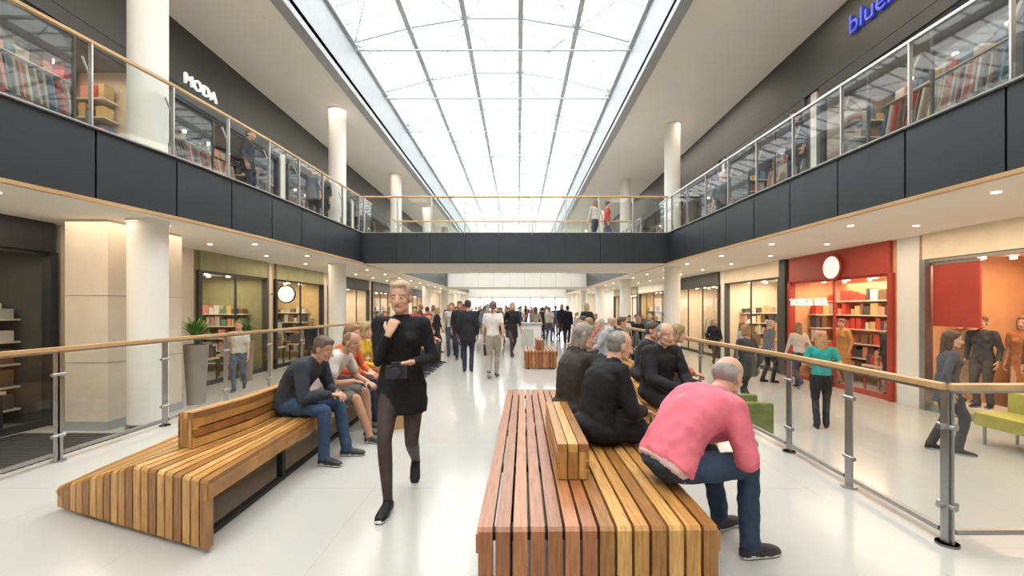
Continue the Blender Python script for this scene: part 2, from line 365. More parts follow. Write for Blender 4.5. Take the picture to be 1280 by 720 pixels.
railing([(5.6,2.78),(2.72,2.74),(2.82,4.5),(2.82,10),(2.82,22)],1.0,1.15,'glass_railing')
# ------------------------------------------------------------ benches
def slat_bench(name,LE,RE,zfun,n,split,backs,woodL,woodR):
    mb=MB(); S=[i/16 for i in range(17)]
    def P(u,s):
        lx=np.interp(s,[a for a,_ in LE],[p[0] for _,p in LE]); ly=np.interp(s,[a for a,_ in LE],[p[1] for _,p in LE])
        rx=np.interp(s,[a for a,_ in RE],[p[0] for _,p in RE]); ry=np.interp(s,[a for a,_ in RE],[p[1] for _,p in RE])
        return V((lx+(rx-lx)*u, ly+(ry-ly)*u, zfun(u,s)))
    T=.055; gap=.09
    for k in range(n):
        u0=(k+gap)/n; u1=(k+1-gap)/n
        um=(k+.5)/n
        W=(woodL if um<split else woodR); m=W[(k*7+3*(k//3))%len(W)]
        outer=[];inner=[]
        for u in (u0,u1):
            p0=P(u,0); p1=P(u,1)
            f=(P(u,.05)-p0); f.z=0; f.normalize()
            ou=[V((p0.x,p0.y,.03)),V((p0.x,p0.y,p0.z-.02)),p0+f*.015+V((0,0,-.003))]+[P(u,s) for s in S[1:-1]]+[p1-f*.015,V((p1.x,p1.y,p1.z-.02)),V((p1.x,p1.y,.03))]
            inn=[V((p0.x,p0.y,.03))+f*T,V((p0.x,p0.y,p0.z-T))+f*T,p0+f*(T+.01)+V((0,0,-T))]+[P(u,s)-V((0,0,T)) for s in S[1:-1]]+[p1-f*(T+.01)-V((0,0,T)),V((p1.x,p1.y,p1.z-T))-f*T,V((p1.x,p1.y,.03))-f*T]
            outer.append(ou);inner.append(inn)
        N=len(outer[0]); vs=outer[0]+outer[1]+inner[0]+inner[1]
        fs=[]
        for i in range(N-1):
            fs+= [(i,i+1,N+i+1,N+i),(2*N+i,3*N+i,3*N+i+1,2*N+i+1),(i,2*N+i,2*N+i+1,i+1),(N+i,N+i+1,3*N+i+1,3*N+i)]
        fs+= [(0,N,3*N,2*N),(N-1,3*N-1,4*N-1,2*N-1)]
        mb.add(vs,fs,m)
    for u,m in ((.012,woodL[0]),(.988,woodR[1])):
        for a,b in zip(S[:-1],S[1:]):
            pa=P(u,a)-V((0,0,.075)); pb=P(u,b)-V((0,0,.075)); mb.beam(pa,pb,.035,.09,m)
    for s in (.03,.28,.52,.76,.97):
        a=P(.06,s);b=P(.94,s)
        mb.beam(a-V((0,0,.08)),b-V((0,0,.08)),.06,.04,BLACK)
        for q in (P(.12,s),P(.88,s)):
            mb.beam((q.x,q.y,0.0),(q.x,q.y,q.z-.06),.05,.05,BLACK)
    for u in (.1,.9):
        a=P(u,.02);b=P(u,.98); mb.beam((a.x,a.y,.02),(b.x,b.y,.02),.05,.03,BLACK)
    if backs:
        u0,u1,s0,s1,h=backs
        nb=3
        SS=[s0+(s1-s0)*i/10 for i in range(11)]
        for j in range(nb):
            ua=u0+(u1-u0)*(j+.05)/nb; ub=u0+(u1-u0)*(j+.95)/nb
            for a,b in zip(SS[:-1],SS[1:]):
                vs=[P(ua,a),P(ub,a),P(ub,b),P(ua,b)]; top=[v+V((0,0,h)) for v in vs]; vs=[v+V((0,0,h-.05)) for v in vs]
                mb.add(vs+top,[(0,3,2,1),(4,5,6,7),(0,1,5,4),(1,2,6,5),(2,3,7,6),(3,0,4,7)],woodR[(j+1)%4])
        for u in (u0,u1):
            for j in range(3):
                za=.01+j*(h-.05)/3; zb=za+(h-.05)/3-.012
                for a,b in zip(SS[:-1],SS[1:]):
                    du=.018 if u==u0 else -.018
                    vs=[P(u,a),P(u+du,a),P(u+du,b),P(u,b)]
                    mb.add([v+V((0,0,za)) for v in vs]+[v+V((0,0,zb)) for v in vs],[(0,3,2,1),(4,5,6,7),(0,1,5,4),(1,2,6,5),(2,3,7,6),(3,0,4,7)],woodR[(j+2)%4])
        for j in range(nb):
            ua=u0+(u1-u0)*(j+.05)/nb; ub=u0+(u1-u0)*(j+.95)/nb
            for s,ds in ((s0,.012),(s1,-.012)):
                vs=[P(ua,s),P(ub,s),P(ub,s+ds),P(ua,s+ds)]
                mb.add([v+V((0,0,.005)) for v in vs]+[v+V((0,0,h-.05)) for v in vs],[(0,3,2,1),(4,5,6,7),(0,1,5,4),(1,2,6,5),(2,3,7,6),(3,0,4,7)],woodR[j%4])
    return mb.obj(name)
def zflat(u,s): return .45
def zwedge(u,s):
    k=max(0,1-u/.55)*max(0,1-s/.30); return .45-.27*min(1,k*1.0)
NB='wooden_slatted_bench'
slat_bench(NB,[(0,(-3.42,3.2)),(.25,(-2.98,4.0)),(1,(-3.05,7.2))],[(0,(-1.88,2.62)),(.4,(-1.98,4.2)),(1,(-2.1,7.0))],zwedge,20,.0,(.50,.62,.1,.62,.27),WOODY,WOODY)
slat_bench(NB,[(0,(-.2,2.06)),(1,(-.14,5.6))],[(0,(.97,2.08)),(1,(.92,5.6))],zflat,14,.5,(.37,.54,.16,.50,.22),WOODR,WOODY)
slat_bench(NB,[(0,(1.25,4.35)),(1,(1.5,6.6))],[(0,(1.95,4.2)),(1,(2.2,6.5))],zflat,9,.5,None,WOODY,WOODY)
slat_bench(NB,[(0,(.15,10.6)),(1,(.15,12))],[(0,(.95,10.6)),(1,(.95,12))],zflat,9,.6,(.38,.6,.1,.9,.25),WOODR,WOODR)
slat_bench(NB,[(0,(1.5,8)),(1,(1.5,11))],[(0,(2.3,8)),(1,(2.3,11))],zflat,9,.6,(.38,.6,.1,.9,.25),WOODY,WOODY)
slat_bench(NB,[(0,(-3.2,9)),(1,(-3.2,12))],[(0,(-2.4,9)),(1,(-2.4,12))],zflat,9,.6,(.3,.45,.1,.9,.25),WOODY,WOODY)
# ------------------------------------------------------------ people
def loft_prim(secs,seg=20):
    vs=[];fs=[]
    vs.append(secs[0][0]); 
    for (c,rx,ry,a,b) in secs:
        for i in range(seg):
            t=2*math.pi*i/seg; vs.append(c+a*(math.cos(t)*rx)+b*(math.sin(t)*ry))
    vs.append(secs[-1][0]); n=len(secs)
    for i in range(seg): fs.append((0,1+(i+1)%seg,1+i))
    for k in range(n-1):
        for i in range(seg):
            a0=1+k*seg+i;a1=1+k*seg+(i+1)%seg; fs.append((a0,a1,a1+seg,a0+seg))
    e=len(vs)-1
    for i in range(seg): fs.append((e,1+(n-1)*seg+i,1+(n-1)*seg+(i+1)%seg))
    nrm=secs[-1][0]-secs[0][0]
    a,b=secs[0][3],secs[0][4]
    if a.cross(b).dot(nrm)<0: fs=[tuple(reversed(f)) for f in fs]
    return vs,fs
def perp(d):
    up=V((0,0,1)) if abs(d.z)<.9 else V((0,1,0)); a=d.cross(up).normalized(); return a,d.cross(a).normalized()
def caps(p,r0,q,r1,seg=14):
    d=(q-p); 
    if d.length<1e-5: d=V((0,0,1e-4))
    d=d.normalized(); a,b=perp(d)
    secs=[]
    for t in (-80,-50,-20,0): t=math.radians(t); secs.append((p+d*r0*math.sin(t),r0*math.cos(t),r0*math.cos(t),a,b))
    for t in (0,20,50,80): t=math.radians(t); secs.append((q+d*r1*math.sin(t),r1*math.cos(t),r1*math.cos(t),a,b))
    return loft_prim(secs,seg)
def ell(c,rad,fr,seg=20):
    secs=[]
    for t in range(-80,81,16):
        t=math.radians(t); secs.append((c+fr[2]*rad[2]*math.sin(t),rad[0]*math.cos(t),rad[1]*math.cos(t),fr[0],fr[1]))
    return loft_prim(secs,seg)
class Fig:
    def __init__(s): s.V=[];s.F=[];s.L=[]
    def raw(s,prims):
        for (vs,fs),lab in prims:
            o=len(s.V); s.V+=[tuple(v) for v in vs]; s.F+=[tuple(i+o for i in f) for f in fs]; s.L+=[lab]*len(fs)
    def remesh(s,prims,vox,smooth=3,cloth=(),amp=.006,freq=9.,seed=0):
        vs=[];fs=[];lb=[]
        for (a,b),lab in prims:
            o=len(vs); vs+=[tuple(v) for v in a]; fs+=[tuple(i+o for i in f) for f in b]; lb+=[lab]*len(b)
        me=bpy.data.meshes.new('t'); me.from_pydata(vs,[],fs); ob=bpy.data.objects.new('t',me); scene.collection.objects.link(ob)
        r=ob.modifiers.new('r','REMESH'); r.mode='VOXEL'; r.voxel_size=vox
        if smooth: m=ob.modifiers.new('s','SMOOTH'); m.factor=.5; m.iterations=smooth
        dg=bpy.context.evaluated_depsgraph_get(); ev=ob.evaluated_get(dg).to_mesh()
        nv=len(ev.vertices); co=np.empty(nv*3); ev.vertices.foreach_get('co',co); co=co.reshape(-1,3)
        no=np.empty(nv*3); ev.vertices.foreach_get('normal',no); no=no.reshape(-1,3)
        polys=[tuple(p.vertices) for p in ev.polygons]; cen=[p.center.copy() for p in ev.polygons]
        bvh=BVHTree.FromPolygons(vs,fs); labs=[]
        for c in cen:
            hit=bvh.find_nearest(c); labs.append(lb[hit[2]] if hit[2] is not None else lb[0])
        if cloth and amp>0:
            vl=[False]*nv
            for p,l in zip(polys,labs):
                if l in cloth:
                    for i in p: vl[i]=True
            sv=V((seed*3.1,seed*1.7,0))
            for i in range(nv):
                if vl[i]:
                    q=V(co[i]); k=noise.noise(V((q.x*freq,q.y*freq,q.z*freq*.6))+sv); k2=noise.noise(q*freq*2.3+sv)
                    k=(1-abs(k)*3)*.6+k2*.6
                    co[i]+=no[i]*amp*k
        o=len(s.V); s.V+=[tuple(c) for c in co]; s.F+=[tuple(i+o for i in p) for p in polys]; s.L+=labs
        ob.evaluated_get(dg).to_mesh_clear(); bpy.data.objects.remove(ob); bpy.data.meshes.remove(me)
def ik(a,c,l1,l2,pole):
    d=c-a; L=min(d.length,l1+l2-.002); L=max(L,abs(l1-l2)+.01); d=d.normalized(); x=(l1*l1-l2*l2+L*L)/(2*L); h=math.sqrt(max(l1*l1-x*x,0))
    p=pole-d*pole.dot(d); p.normalize(); return a+d*x+p*h, a+d*L
def hand(prims,w,d,pn,s,curl=.4,lat=None):
    d=d.normalized(); pn=(pn-d*pn.dot(d)).normalized(); l=d.cross(pn).normalized()*s
    prims.append((loft_prim([(w-d*.03,.024,.020,l,pn),(w,.027,.019,l,pn),(w+d*.03,.036,.016,l,pn),(w+d*.07,.041,.015,l,pn),(w+d*.09,.038,.012,l,pn)],16),'skin'))
    for off,L,r in ((.031,.070,.0088),(.011,.078,.0092),(-.010,.073,.009),(-.030,.058,.008)):
        p=w+d*.083+l*off; dd=(d+l*off*2).normalized(); ang=0
        for j,fr in enumerate((.45,.3,.25)):
            ang+=curl*(.6 if j==0 else 1.); di=dd*math.cos(ang)+pn*math.sin(ang); q=p+di*L*fr
            prims.append((caps(p,r*(1-.08*j),q,r*(.92-.08*j),8),'skin')); p=q
    p=w+d*.022+l*.028; q=p+(d*.6+l*.65+pn*.25).normalized()*.042; prims.append((caps(p,.014,q,.011,10),'skin'))
    q2=q+(d*.85+l*.25+pn*.4).normalized()*.034; prims.append((caps(q,.0105,q2,.0085,10),'skin'))
def head(fig,hc,f,u,st,vox):
    f=f.normalized(); u=(u-f*u.dot(f)).normalized(); r=f.cross(u).normalized(); fr=(r,f,u)
    Q=lambda x,y,z: hc+r*x+f*y+u*z
    pr=[]
    pr.append((ell(Q(0,-.012,.030),(.074,.093,.083),fr),'skin'))
    pr.append((ell(Q(0,.018,-.03),(.060,.068,.082),fr),'skin'))
    pr.append((ell(Q(0,.058,-.088),(.028,.026,.022),fr),'skin'))
    pr.append((caps(Q(-.045,.01,-.07),.022,Q(-.015,.06,-.09),.018),'skin')); pr.append((caps(Q(.045,.01,-.07),.022,Q(.015,.06,-.09),.018),'skin'))
    pr.append((caps(Q(0,.080,.005),.010,Q(0,.104,-.034),.013),'skin'))
    for s in(-1,1):
        pr.append((caps(Q(s*.010,.093,-.037),.009,Q(s*.012,.091,-.038),.008,8),'skin'))
        pr.append((ell(Q(s*.036,.060,-.028),(.022,.018,.018),fr,12),'skin'))
        pr.append((caps(Q(s*.018,.079,.024),.006,Q(s*.048,.064,.022),.005,8),'brow' ))
        pr.append((ell(Q(s*.076,-.012,-.012),(.009,.020,.032),fr,12),'skin'))
        pr.append((caps(Q(s*.080,-.026,.005),.007,Q(s*.080,-.016,-.035),.006,8),'skin'))
    pr.append((caps(Q(-.020,.077,-.064),.006,Q(.020,.077,-.064),.006,8),'lips')); pr.append((caps(Q(-.008,.084,-.064),.007,Q(.008,.084,-.064),.007,8),'lips'))
    pr.append((caps(Q(0,-.03,-.06),.052,Q(0,-.045,-.14),.052),'skin'))
    h=st['hairstyle']
    if h=='short': 
        pr.append((ell(Q(0,-.026,.044),(.082,.094,.086),fr),'hair')); pr.append((ell(Q(0,-.05,-.01),(.072,.06,.07),fr),'hair')); pr.append((ell(Q(0,.03,.085),(.055,.045,.032),fr),'hair'))
    elif h=='grey_crop':
        pr.append((ell(Q(0,-.034,.032),(.079,.078,.078),fr),'hair')); pr.append((ell(Q(0,-.05,-.01),(.072,.055,.06),fr),'hair'))
    elif h=='bald':
        pr.append((ell(Q(0,-.042,.012),(.080,.072,.068),fr),'hair'))
    elif h in('bob','long','pony','bun'):
        pr.append((ell(Q(0,-.024,.046),(.084,.097,.087),fr),'hair')); pr.append((ell(Q(0,.03,.088),(.055,.043,.028),fr),'hair'))
        if h!='pony' and h!='bun':
            for s in(-1,1): pr.append((caps(Q(s*.072,-.02,.03),.026,Q(s*.070,-.025,-.085 if h=='bob' else -.14),.026),'hair'))
            pr.append((caps(Q(0,-.06,.0),.066,Q(0,-.065,-.06 if h=='bob' else -.20),.062 if h=='bob' else .055),'hair'))
        else:
            pr.append((ell(Q(0,-.055,-.005),(.074,.055,.06),fr),'hair'))
            if h=='pony': pr.append((caps(Q(0,-.13,.03),.03,Q(0,-.15,-.14),.02),'hair'))
            else: pr.append((ell(Q(0,-.115,.03),(.042,.042,.042),fr),'hair'))
    fig.remesh(pr,vox,2,('hair',),.003,30)
    for s in(-1,1):
        c=Q(s*.031,.0745,.003); fig.raw([(ell(c,(.0125,.0105,.0065),fr,12),'eye'),(ell(c+f*.0065,(.0052,.005,.0052),fr,10),'iris')])
def build(name,J,st,loc=(0,0,0),rot=0,detail=2,scale=1.,seed=0):
    vox=(.024,.015,.0105)[detail]
    fem=st.get('fem',False); kx=.90 if fem else 1.
    fig=Fig(); P=[]
    pel,neck,sd,sds,fw=J['pel'],J['neck'],J['sd'],J['sds'],J['fw']
    ax=(neck-pel); L=ax.length; ch=J.get('bend',V((0,0,0)))
    def sp(t): return pel+ax*t+ch*math.sin(math.pi*min(max(t,0),1))
    bulk=st.get('bulk',1.)
    def sec(t,rx,ry):
        c=sp(t); tg=(sp(t+.05)-sp(t-.05)).normalized(); s=sd.lerp(sds,max(0,min(1,t))).normalized(); s=(s-tg*s.dot(tg)).normalized(); b=tg.cross(s).normalized()
        return (c,rx,ry,s,b)
    bot=st['legs']
    lowlab={'trousers':'bottom','shorts':'bottom','tights':'top','skirt':'bottom','dress':'top'}[bot]
    hipk=1.06 if fem else 1.
    P.append((loft_prim([sec(-.17,.10*hipk,.085),sec(-.1,.145*hipk,.105),sec(.0,.165*hipk,.115),sec(.12,.155*kx,.105),sec(.25,.14*kx,.10)]),lowlab))
    P.append((loft_prim([sec(st.get('hem',.0),.172*kx*bulk*hipk,.122*bulk),sec(.12,.163*kx*bulk,.118*bulk),sec(.3,.150*kx*bulk,.112*bulk),sec(.55,.165*kx*bulk,.122*bulk),sec(.75,.182*kx*bulk,.122*bulk),sec(.88,.165*kx*bulk,.10*bulk),sec(.96,.10*kx,.075),sec(1.02,.062,.058)]),'top'))
    if fem:
        for s in(-1,1): P.append((ell(sp(.66)+sds*s*.07+fw*.085,(.062,.055,.06),(sds,fw,ax.normalized()),14),'top'))
    if st.get('inner'):
        P.append((loft_prim([(c+fw*.035,rx*.5,ry,a,b) for (c,rx,ry,a,b) in (sec(.02,.16,.10),sec(.3,.15,.10),sec(.6,.15,.105),sec(.85,.13,.085),sec(.97,.08,.06))]),'inner'))
    if st.get('shirt_tail'):
        P.append((loft_prim([sec(-.09,.150*bulk,.114*bulk),sec(-.02,.158*bulk,.114*bulk),sec(.1,.15*bulk,.108*bulk)]),'inner'))
    if st.get('collar'):
        P.append((caps(sp(.98)-sds*.03,.062,sp(1.0)+sds*.03,.062),'top'))
    hc=J['head']; P.append((caps(sp(.97),.050 if fem else .06,hc-J['hu']*.07-J['hf']*.02,.047 if fem else .056),'skin'))
    long=st.get('sleeve','long')
    for k in('L','R'):
        s=J['s'+k];e=J['e'+k];w=J['w'+k]; b=bulk*kx*st.get('armk',1.)
        P.append((caps(sp(.86)+(s-sp(.86))*.35,.072*b,s,.064*b),'top'))
        if long=='long':
            P.append((caps(s,.063*b,e,.050*b),'top')); P.append((caps(e,.050*b,e.lerp(w,.9),.039*b),'top'))
        else:
            P.append((caps(s,.066*b,s.lerp(e,.6),.060*b),'top')); P.append((caps(s,.050*kx,e,.042*kx),'skin')); P.append((caps(e,.043*kx,w,.029*kx),'skin'))
        P.append((caps(e.lerp(w,.6),.032*kx,w,.027*kx),'skin'))
    for k in('L','R'):
        h=J['h'+k];kn=J['k'+k];a=J['a'+k];t=J['t'+k]
        lab={'trousers':'bottom','shorts':'skin','tights':'tights','skirt':'skin','dress':'skin'}[bot]
        slim=.88 if bot in('tights','skirt','dress') else (.9 if bot=='shorts' else 1.)
        P.append((caps(h,.092*slim,h.lerp(kn,.45),.083*slim),lab if bot!='shorts' else 'bottom')); P.append((caps(h.lerp(kn,.45),.083*slim,kn,.060*slim),lab))
        if bot=='shorts': P.append((caps(h,.098,h.lerp(kn,.8),.085),'bottom'))
        P.append((caps(kn,.060*slim,kn.lerp(a,.32),.058*slim),lab)); P.append((caps(kn.lerp(a,.32),.058*slim,a,(.052 if bot=='trousers' else .034)),lab))
        fd=(t-a); ft=V((fd.x,fd.y,fd.z)); ftn=ft.normalized(); side=J['sd']; side=(side-ftn*side.dot(ftn)).normalized(); up=side.cross(ftn); 
        if up.z<0: up=-up
        if not J.get('lift'+k):
            ftn=V((fd.x,fd.y,0)).normalized(); side=V((-ftn.y,ftn.x,0)); up=V((0,0,1)); t=V((t.x,t.y,a.z-.052))
        base=t-ftn*.15
        heel=base-ftn*.055
        def fs(c,rx,ry): return (c,rx,ry,side,up)
        P.append((loft_prim([fs(heel,.022,.02),fs(heel+ftn*.02+up*.008,.034,.034),fs(heel+ftn*.08+up*.012,.036,.042),fs(heel+ftn*.15+up*.002,.042,.032),fs(heel+ftn*.21-up*.004,.043,.025),fs(heel+ftn*.25-up*.008,.028,.016)],16),'shoe'))
        P.append((loft_prim([fs(heel-up*.026,.024,.010),fs(heel+ftn*.03-up*.026,.038,.012),fs(heel+ftn*.14-up*.026,.044,.012),fs(heel+ftn*.21-up*.026,.046,.012),fs(heel+ftn*.258-up*.022,.028,.010)],16),'sole'))
        P.append((caps(a,.036,heel+ftn*.06+up*.01,.036),'shoe' if st.get('boot') or bot=='trousers' else lab))
    if bot in('skirt','dress','tights') and not J.get('sit'):
        hz=st.get('hemz',.62); z0=pel.z+.06
        lab='bottom' if bot=='skirt' else 'top'
        c=pel; F=V((0,-1,0)); S=V((1,0,0))
        P.append((loft_prim([(V((c.x,c.y-.0,z0+.08)),.13,.10,S,F),(V((c.x,c.y,z0)),.165,.12,S,F),(V((c.x,c.y,(z0+hz)/2)),.178,.14,S,F),(V((c.x,c.y,hz)),.182,.155,S,F)],24),lab))
    if J.get('sit') and st.get('coat'):
        P.append((ell(pel+V((0,.0,.0)),(.205,.19,.115),(sd,fw,V((0,0,1)))),'top'))
        for k in('L','R'): P.append((caps(J['h'+k]+V((0,0,.015)),.10,J['h'+k].lerp(J['k'+k],.45)+V((0,0,.015)),.085),'top'))
    if (not J.get('sit')) and st.get('coat'):
        c=pel;F=V((0,-1,0));S=V((1,0,0)); hz=st.get('coatz',.70)
        P.append((loft_prim([(V((c.x,c.y,pel.z+.16)),.15,.115,S,F),(V((c.x,c.y,pel.z)),.18,.135,S,F),(V((c.x,c.y,hz)),.19,.16,S,F)],24),'top'))
    fig.remesh(P,vox,(2,3,4)[detail],('top','bottom','inner'),(.004,.007,.009)[detail],9,seed)
    head(fig,hc,J['hf'],J['hu'],st,(.013,.008,.0055)[detail])
    for k,s in(('L',1),('R',-1)):
        H=[]; w=J['w'+k]; d=J.get('hd'+k) or (w-J['e'+k]).normalized(); pn=J.get('hp'+k) or V((-s,0,0))
        hand(H,w,d,pn,-s,J.get('curl'+k,.4))
        if detail==2: fig.remesh(H,.0045,1)
        else: fig.raw(H)
    SK={'f':(.62,.36,.25),'m':(.50,.27,.17),'d':(.25,.13,.08)}[st.get('skin','f')]
    def C(n,c,r=.7,v=.12): return mat('%s_%.2f_%.2f_%.2f'%((n,)+tuple(c)),c,r,0,v,14,spec=.3,bump=.1)
    tab={'skin':C('skin',SK,.5,.05),'top':C('cloth',st['top'],.85),'bottom':C('cloth',st['bottom'],.85,.2),'hair':C('hair',st['hair'],.6,.3),
      'shoe':C('shoe',st.get('shoe',(.02,.02,.02)),.5),'sole':C('sole',st.get('sole',(.5,.5,.48)),.6),'inner':C('cloth',st.get('inner') or (.7,.7,.68),.85),
      'lips':C('lips',(SK[0]*.8,SK[1]*.5,SK[2]*.5),.5),'brow':C('skin',(SK[0]*.72,SK[1]*.66,SK[2]*.64),.5,.05) ,'eye':C('eye',(.6,.58,.55),.2,.01),'iris':C('iris',(.03,.02,.015),.2,.01),
      'tights':C('tights',(.062,.042,.037),.6)}
    labs=sorted(set(fig.L)); me=bpy.data.meshes.new(name); me.from_pydata(fig.V,[],fig.F)
    for l in labs: me.materials.append(tab[l])
    me.polygons.foreach_set('material_index',[labs.index(l) for l in fig.L]); me.polygons.foreach_set('use_smooth',[True]*len(fig.F)); me.update()
    o=bpy.data.objects.new(name,me); scene.collection.objects.link(o); o.location=loc; o.rotation_euler=(0,0,math.radians(rot)); o.scale=(scale,)*3
    return o
def finish(J,yaw,pitch,fw,updir):
    f=Matrix.Rotation(math.radians(yaw),3,'Z')@fw; right=f.cross(V((0,0,1))).normalized()
    f=Matrix.Rotation(math.radians(-pitch),3,right)@f; u=right.cross(f).normalized()
    J['hf']=f;J['hu']=u; J['head']=J['neck']+updir*.10+u*.045+f*.028
def P_stand(step=0.,lift=0.,wl=None,wr=None,yaw=0,pitch=5,lead='R',lean=.02,hdL=None,hpL=None,hdR=None,hpR=None,poleL=None,poleR=None,cL=.4,cR=.4):
    J={'sit':False}; z=.93-.16*step*step
    pel=V((0,0,z)); J['pel']=pel; J['neck']=pel+V((0,-lean*1.5,.50)); J['sd']=V((1,0,0)); J['sds']=V((1,0,0)); J['fw']=V((0,-1,0))
    for k,s in(('L',1),('R',-1)):
        J['h'+k]=pel+V((s*.088,0,-.03)); front=(k==lead)
        y=(-step*.5 if front else step*.5)
        an=V((s*.075*(1-.5*min(step,1)),y+.03,.088+(0 if front else lift)))
        J['k'+k],J['a'+k]=ik(J['h'+k],an,.42,.42,V((s*.05,-1,0)))
        a=J['a'+k]
        if front or lift<.02: J['t'+k]=V((a.x+s*.015,a.y-.14,a.z-.053))
        else: J['t'+k]=V((a.x+s*.01,a.y-.115,a.z-.10)); J['lift'+k]=True
        sh=J['neck']+V((s*.165,0,-.055)); J['s'+k]=sh
        sw=(-1 if front else 1)*-step*.35
        w={'L':wl,'R':wr}[k]; 
        if w is None: w=V((s*.235,-.06+sw,sh.z-.51))
        else: w=V(w)
        J['e'+k],J['w'+k]=ik(sh,w,.285,.255,{'L':poleL,'R':poleR}[k] or V((s*.35,1,0)))
    J['hdL'],J['hpL'],J['hdR'],J['hpR']=hdL,hpL,hdR,hpR; J['curlL']=cL;J['curlR']=cR
    finish(J,yaw,pitch,V((0,-1,0)),V((0,0,1))); return J
def P_sit(lean=15,yaw=0,pitch=10,spread=.11,footy=-.44,wl=None,wr=None,round_=.03,footx=None,twist=0,hx=.0,cL=.5,cR=.5,seat=.45):
    J={'sit':True}; pel=V((0,0,seat+.105)); l=math.radians(lean)
    up=V((0,-math.sin(l),math.cos(l))); J['pel']=pel; J['neck']=pel+up*.50; J['fw']=V((0,-math.cos(l),-math.sin(l))); J['bend']=-J['fw']*round_
    J['sd']=V((1,0,0)); tw=math.radians(twist); J['sds']=V((math.cos(tw),math.sin(tw)*1,0))
    for k,s in(('L',1),('R',-1)):
        J['h'+k]=pel+V((s*.088,-.02,-.01)); fx=footx[0 if k=='L' else 1] if footx else s*(spread+.02); fy=footy[0 if k=='L' else 1] if isinstance(footy,tuple) else footy
        an=V((fx,fy,.088)); J['k'+k],J['a'+k]=ik(J['h'+k],an,.43,.43,V((s*spread,-1,1.)))
        a=J['a'+k]; J['t'+k]=V((a.x+s*.02,a.y-.14,a.z-.053))
        sh=J['neck']+J['sds']*s*.165-up*.055; J['s'+k]=sh
        w={'L':wl,'R':wr}[k]
        if w is None: w=V((s*.07,-.40,pel.z+.12))
        J['e'+k],J['w'+k]=ik(sh,V(w),.285,.255,V((s*.7,.4,-.6)))
        J['hp'+k]=V((0,0,-1)); J['hd'+k]=V((-s*.5,-.8,-.2)); 
    J['curlL']=cL;J['curlR']=cR
    finish(J,yaw,pitch,V((0,-1,0)),(up+V((0,-.2,.3))).normalized()); return J
# ---- main figures
blk=(.013,.013,.015)
J=P_stand(step=.52,lift=.10,wr=(-.05,-.22,1.27),wl=(.10,-.22,1.06),lead='R',pitch=4,yaw=-4,
   hdR=V((.25,.30,.75)),hpR=V((.2,.9,.1)),hdL=V((-.85,-.35,-.1)),hpL=V((-.1,-.2,-1)),poleR=V((-.35,.3,-1)),poleL=V((.45,.4,-1)),cR=.9,cL=.7)
build('walking_woman',J,dict(top=blk,bottom=blk,hair=(.40,.29,.19),hairstyle='bun',legs='tights',fem=True,coat=True,coatz=.70,hemz=.66,shoe=(.012,.012,.012),sole=(.80,.80,.77),bulk=1.0,armk=.95,boot=True),(-.92,3.42,0),4,2,1.035,1)
mb=MB(); mb.box(-.07,.07,-.03,.03,-.045,.045,BLACK); mb.box(-.03,.03,-.028,.028,.045,.07,BLACK); mb.cyl((0,-.03,0),(0,-.11,0),.038,BLACK,20); mb.cyl((0,-.11,0),(0,-.115,0),.034,mat('lens_glass',(.02,.02,.04),.05),20)
mb.obj('handheld_camera',(-.88,3.11,1.04),math.radians(5))
J=P_sit(lean=46,pitch=22,spread=.13,footy=(-.54,-.46),wl=(.02,-.52,.66),wr=(-.04,-.50,.64),round_=.06,yaw=12)
build('seated_man',J,dict(top=(.74,.17,.22),bottom=(.035,.055,.095),hair=(.30,.27,.25),hairstyle='bald',legs='trousers',bulk=1.14,inner=(.72,.55,.54),shirt_tail=True,skin='f',shoe=(.03,.03,.032),collar=True,hem=-.03,coat=False),(.88,2.58,0),110,2,1.06,2)
J=P_sit(lean=16,pitch=12,spread=.12,footy=-.40,wl=(.06,-.38,.66),wr=(-.06,-.36,.67),round_=.03)
build('seated_man',J,dict(top=blk,bottom=blk,hair=(.22,.20,.18),hairstyle='grey_crop',legs='trousers',bulk=1.15,coat=True,collar=True),(.60,3.36,0),105,2,1.03,3)
J=P_sit(lean=8,pitch=6,spread=.10,footy=-.40,yaw=-20)
build('seated_woman',J,dict(top=(.045,.035,.03),bottom=blk,hair=(.26,.22,.19),hairstyle='bob',fem=True,legs='trousers',bulk=1.2,coat=True,collar=True),(.50,4.02,0),110,2,1.03,4)
J=P_sit(lean=10,pitch=8,spread=.12,footy=-.42)
build('seated_man',J,dict(top=(.02,.02,.022),bottom=(.02,.02,.025),hair=(.22,.20,.19),hairstyle='grey_crop',legs='trousers',bulk=1.22,coat=True,collar=True),(1.52,4.75,0),20,2,1.03,5)
J=P_sit(lean=32,pitch=20,spread=.12,footy=(-.52,-.44),wl=(.05,-.47,.66),wr=(-.05,-.45,.66),round_=.05)
build('seated_man',J,dict(top=(.035,.04,.05),bottom=(.04,.07,.13),hair=(.12,.08,.06),hairstyle='short',legs='trousers',bulk=1.1,coat=False,collar=True,skin='m',shoe=(.03,.03,.03),hem=-.08),(-2.28,4.30,0),85,2,1.0,6)
J=P_sit(lean=30,pitch=22,spread=.10,footy=(-.50,-.60),round_=.05,wl=(.08,-.5,.64))
build('seated_man',J,dict(top=(.62,.56,.52),bottom=(.16,.14,.12),hair=(.26,.14,.08),hairstyle='grey_crop',legs='shorts',sleeve='short',skin='m',shoe=(.06,.06,.07)),(-2.25,4.95,0),88,2,1.0,7)
J=P_sit(lean=14,pitch=10,spread=.10,footy=-.45)
build('seated_woman',J,dict(top=(.60,.12,.05),bottom=(.05,.06,.1),hair=(.25,.14,.07),hairstyle='bob',fem=True,legs='trousers',skin='f'),(-2.32,5.6,0),80,1,1.0,8)
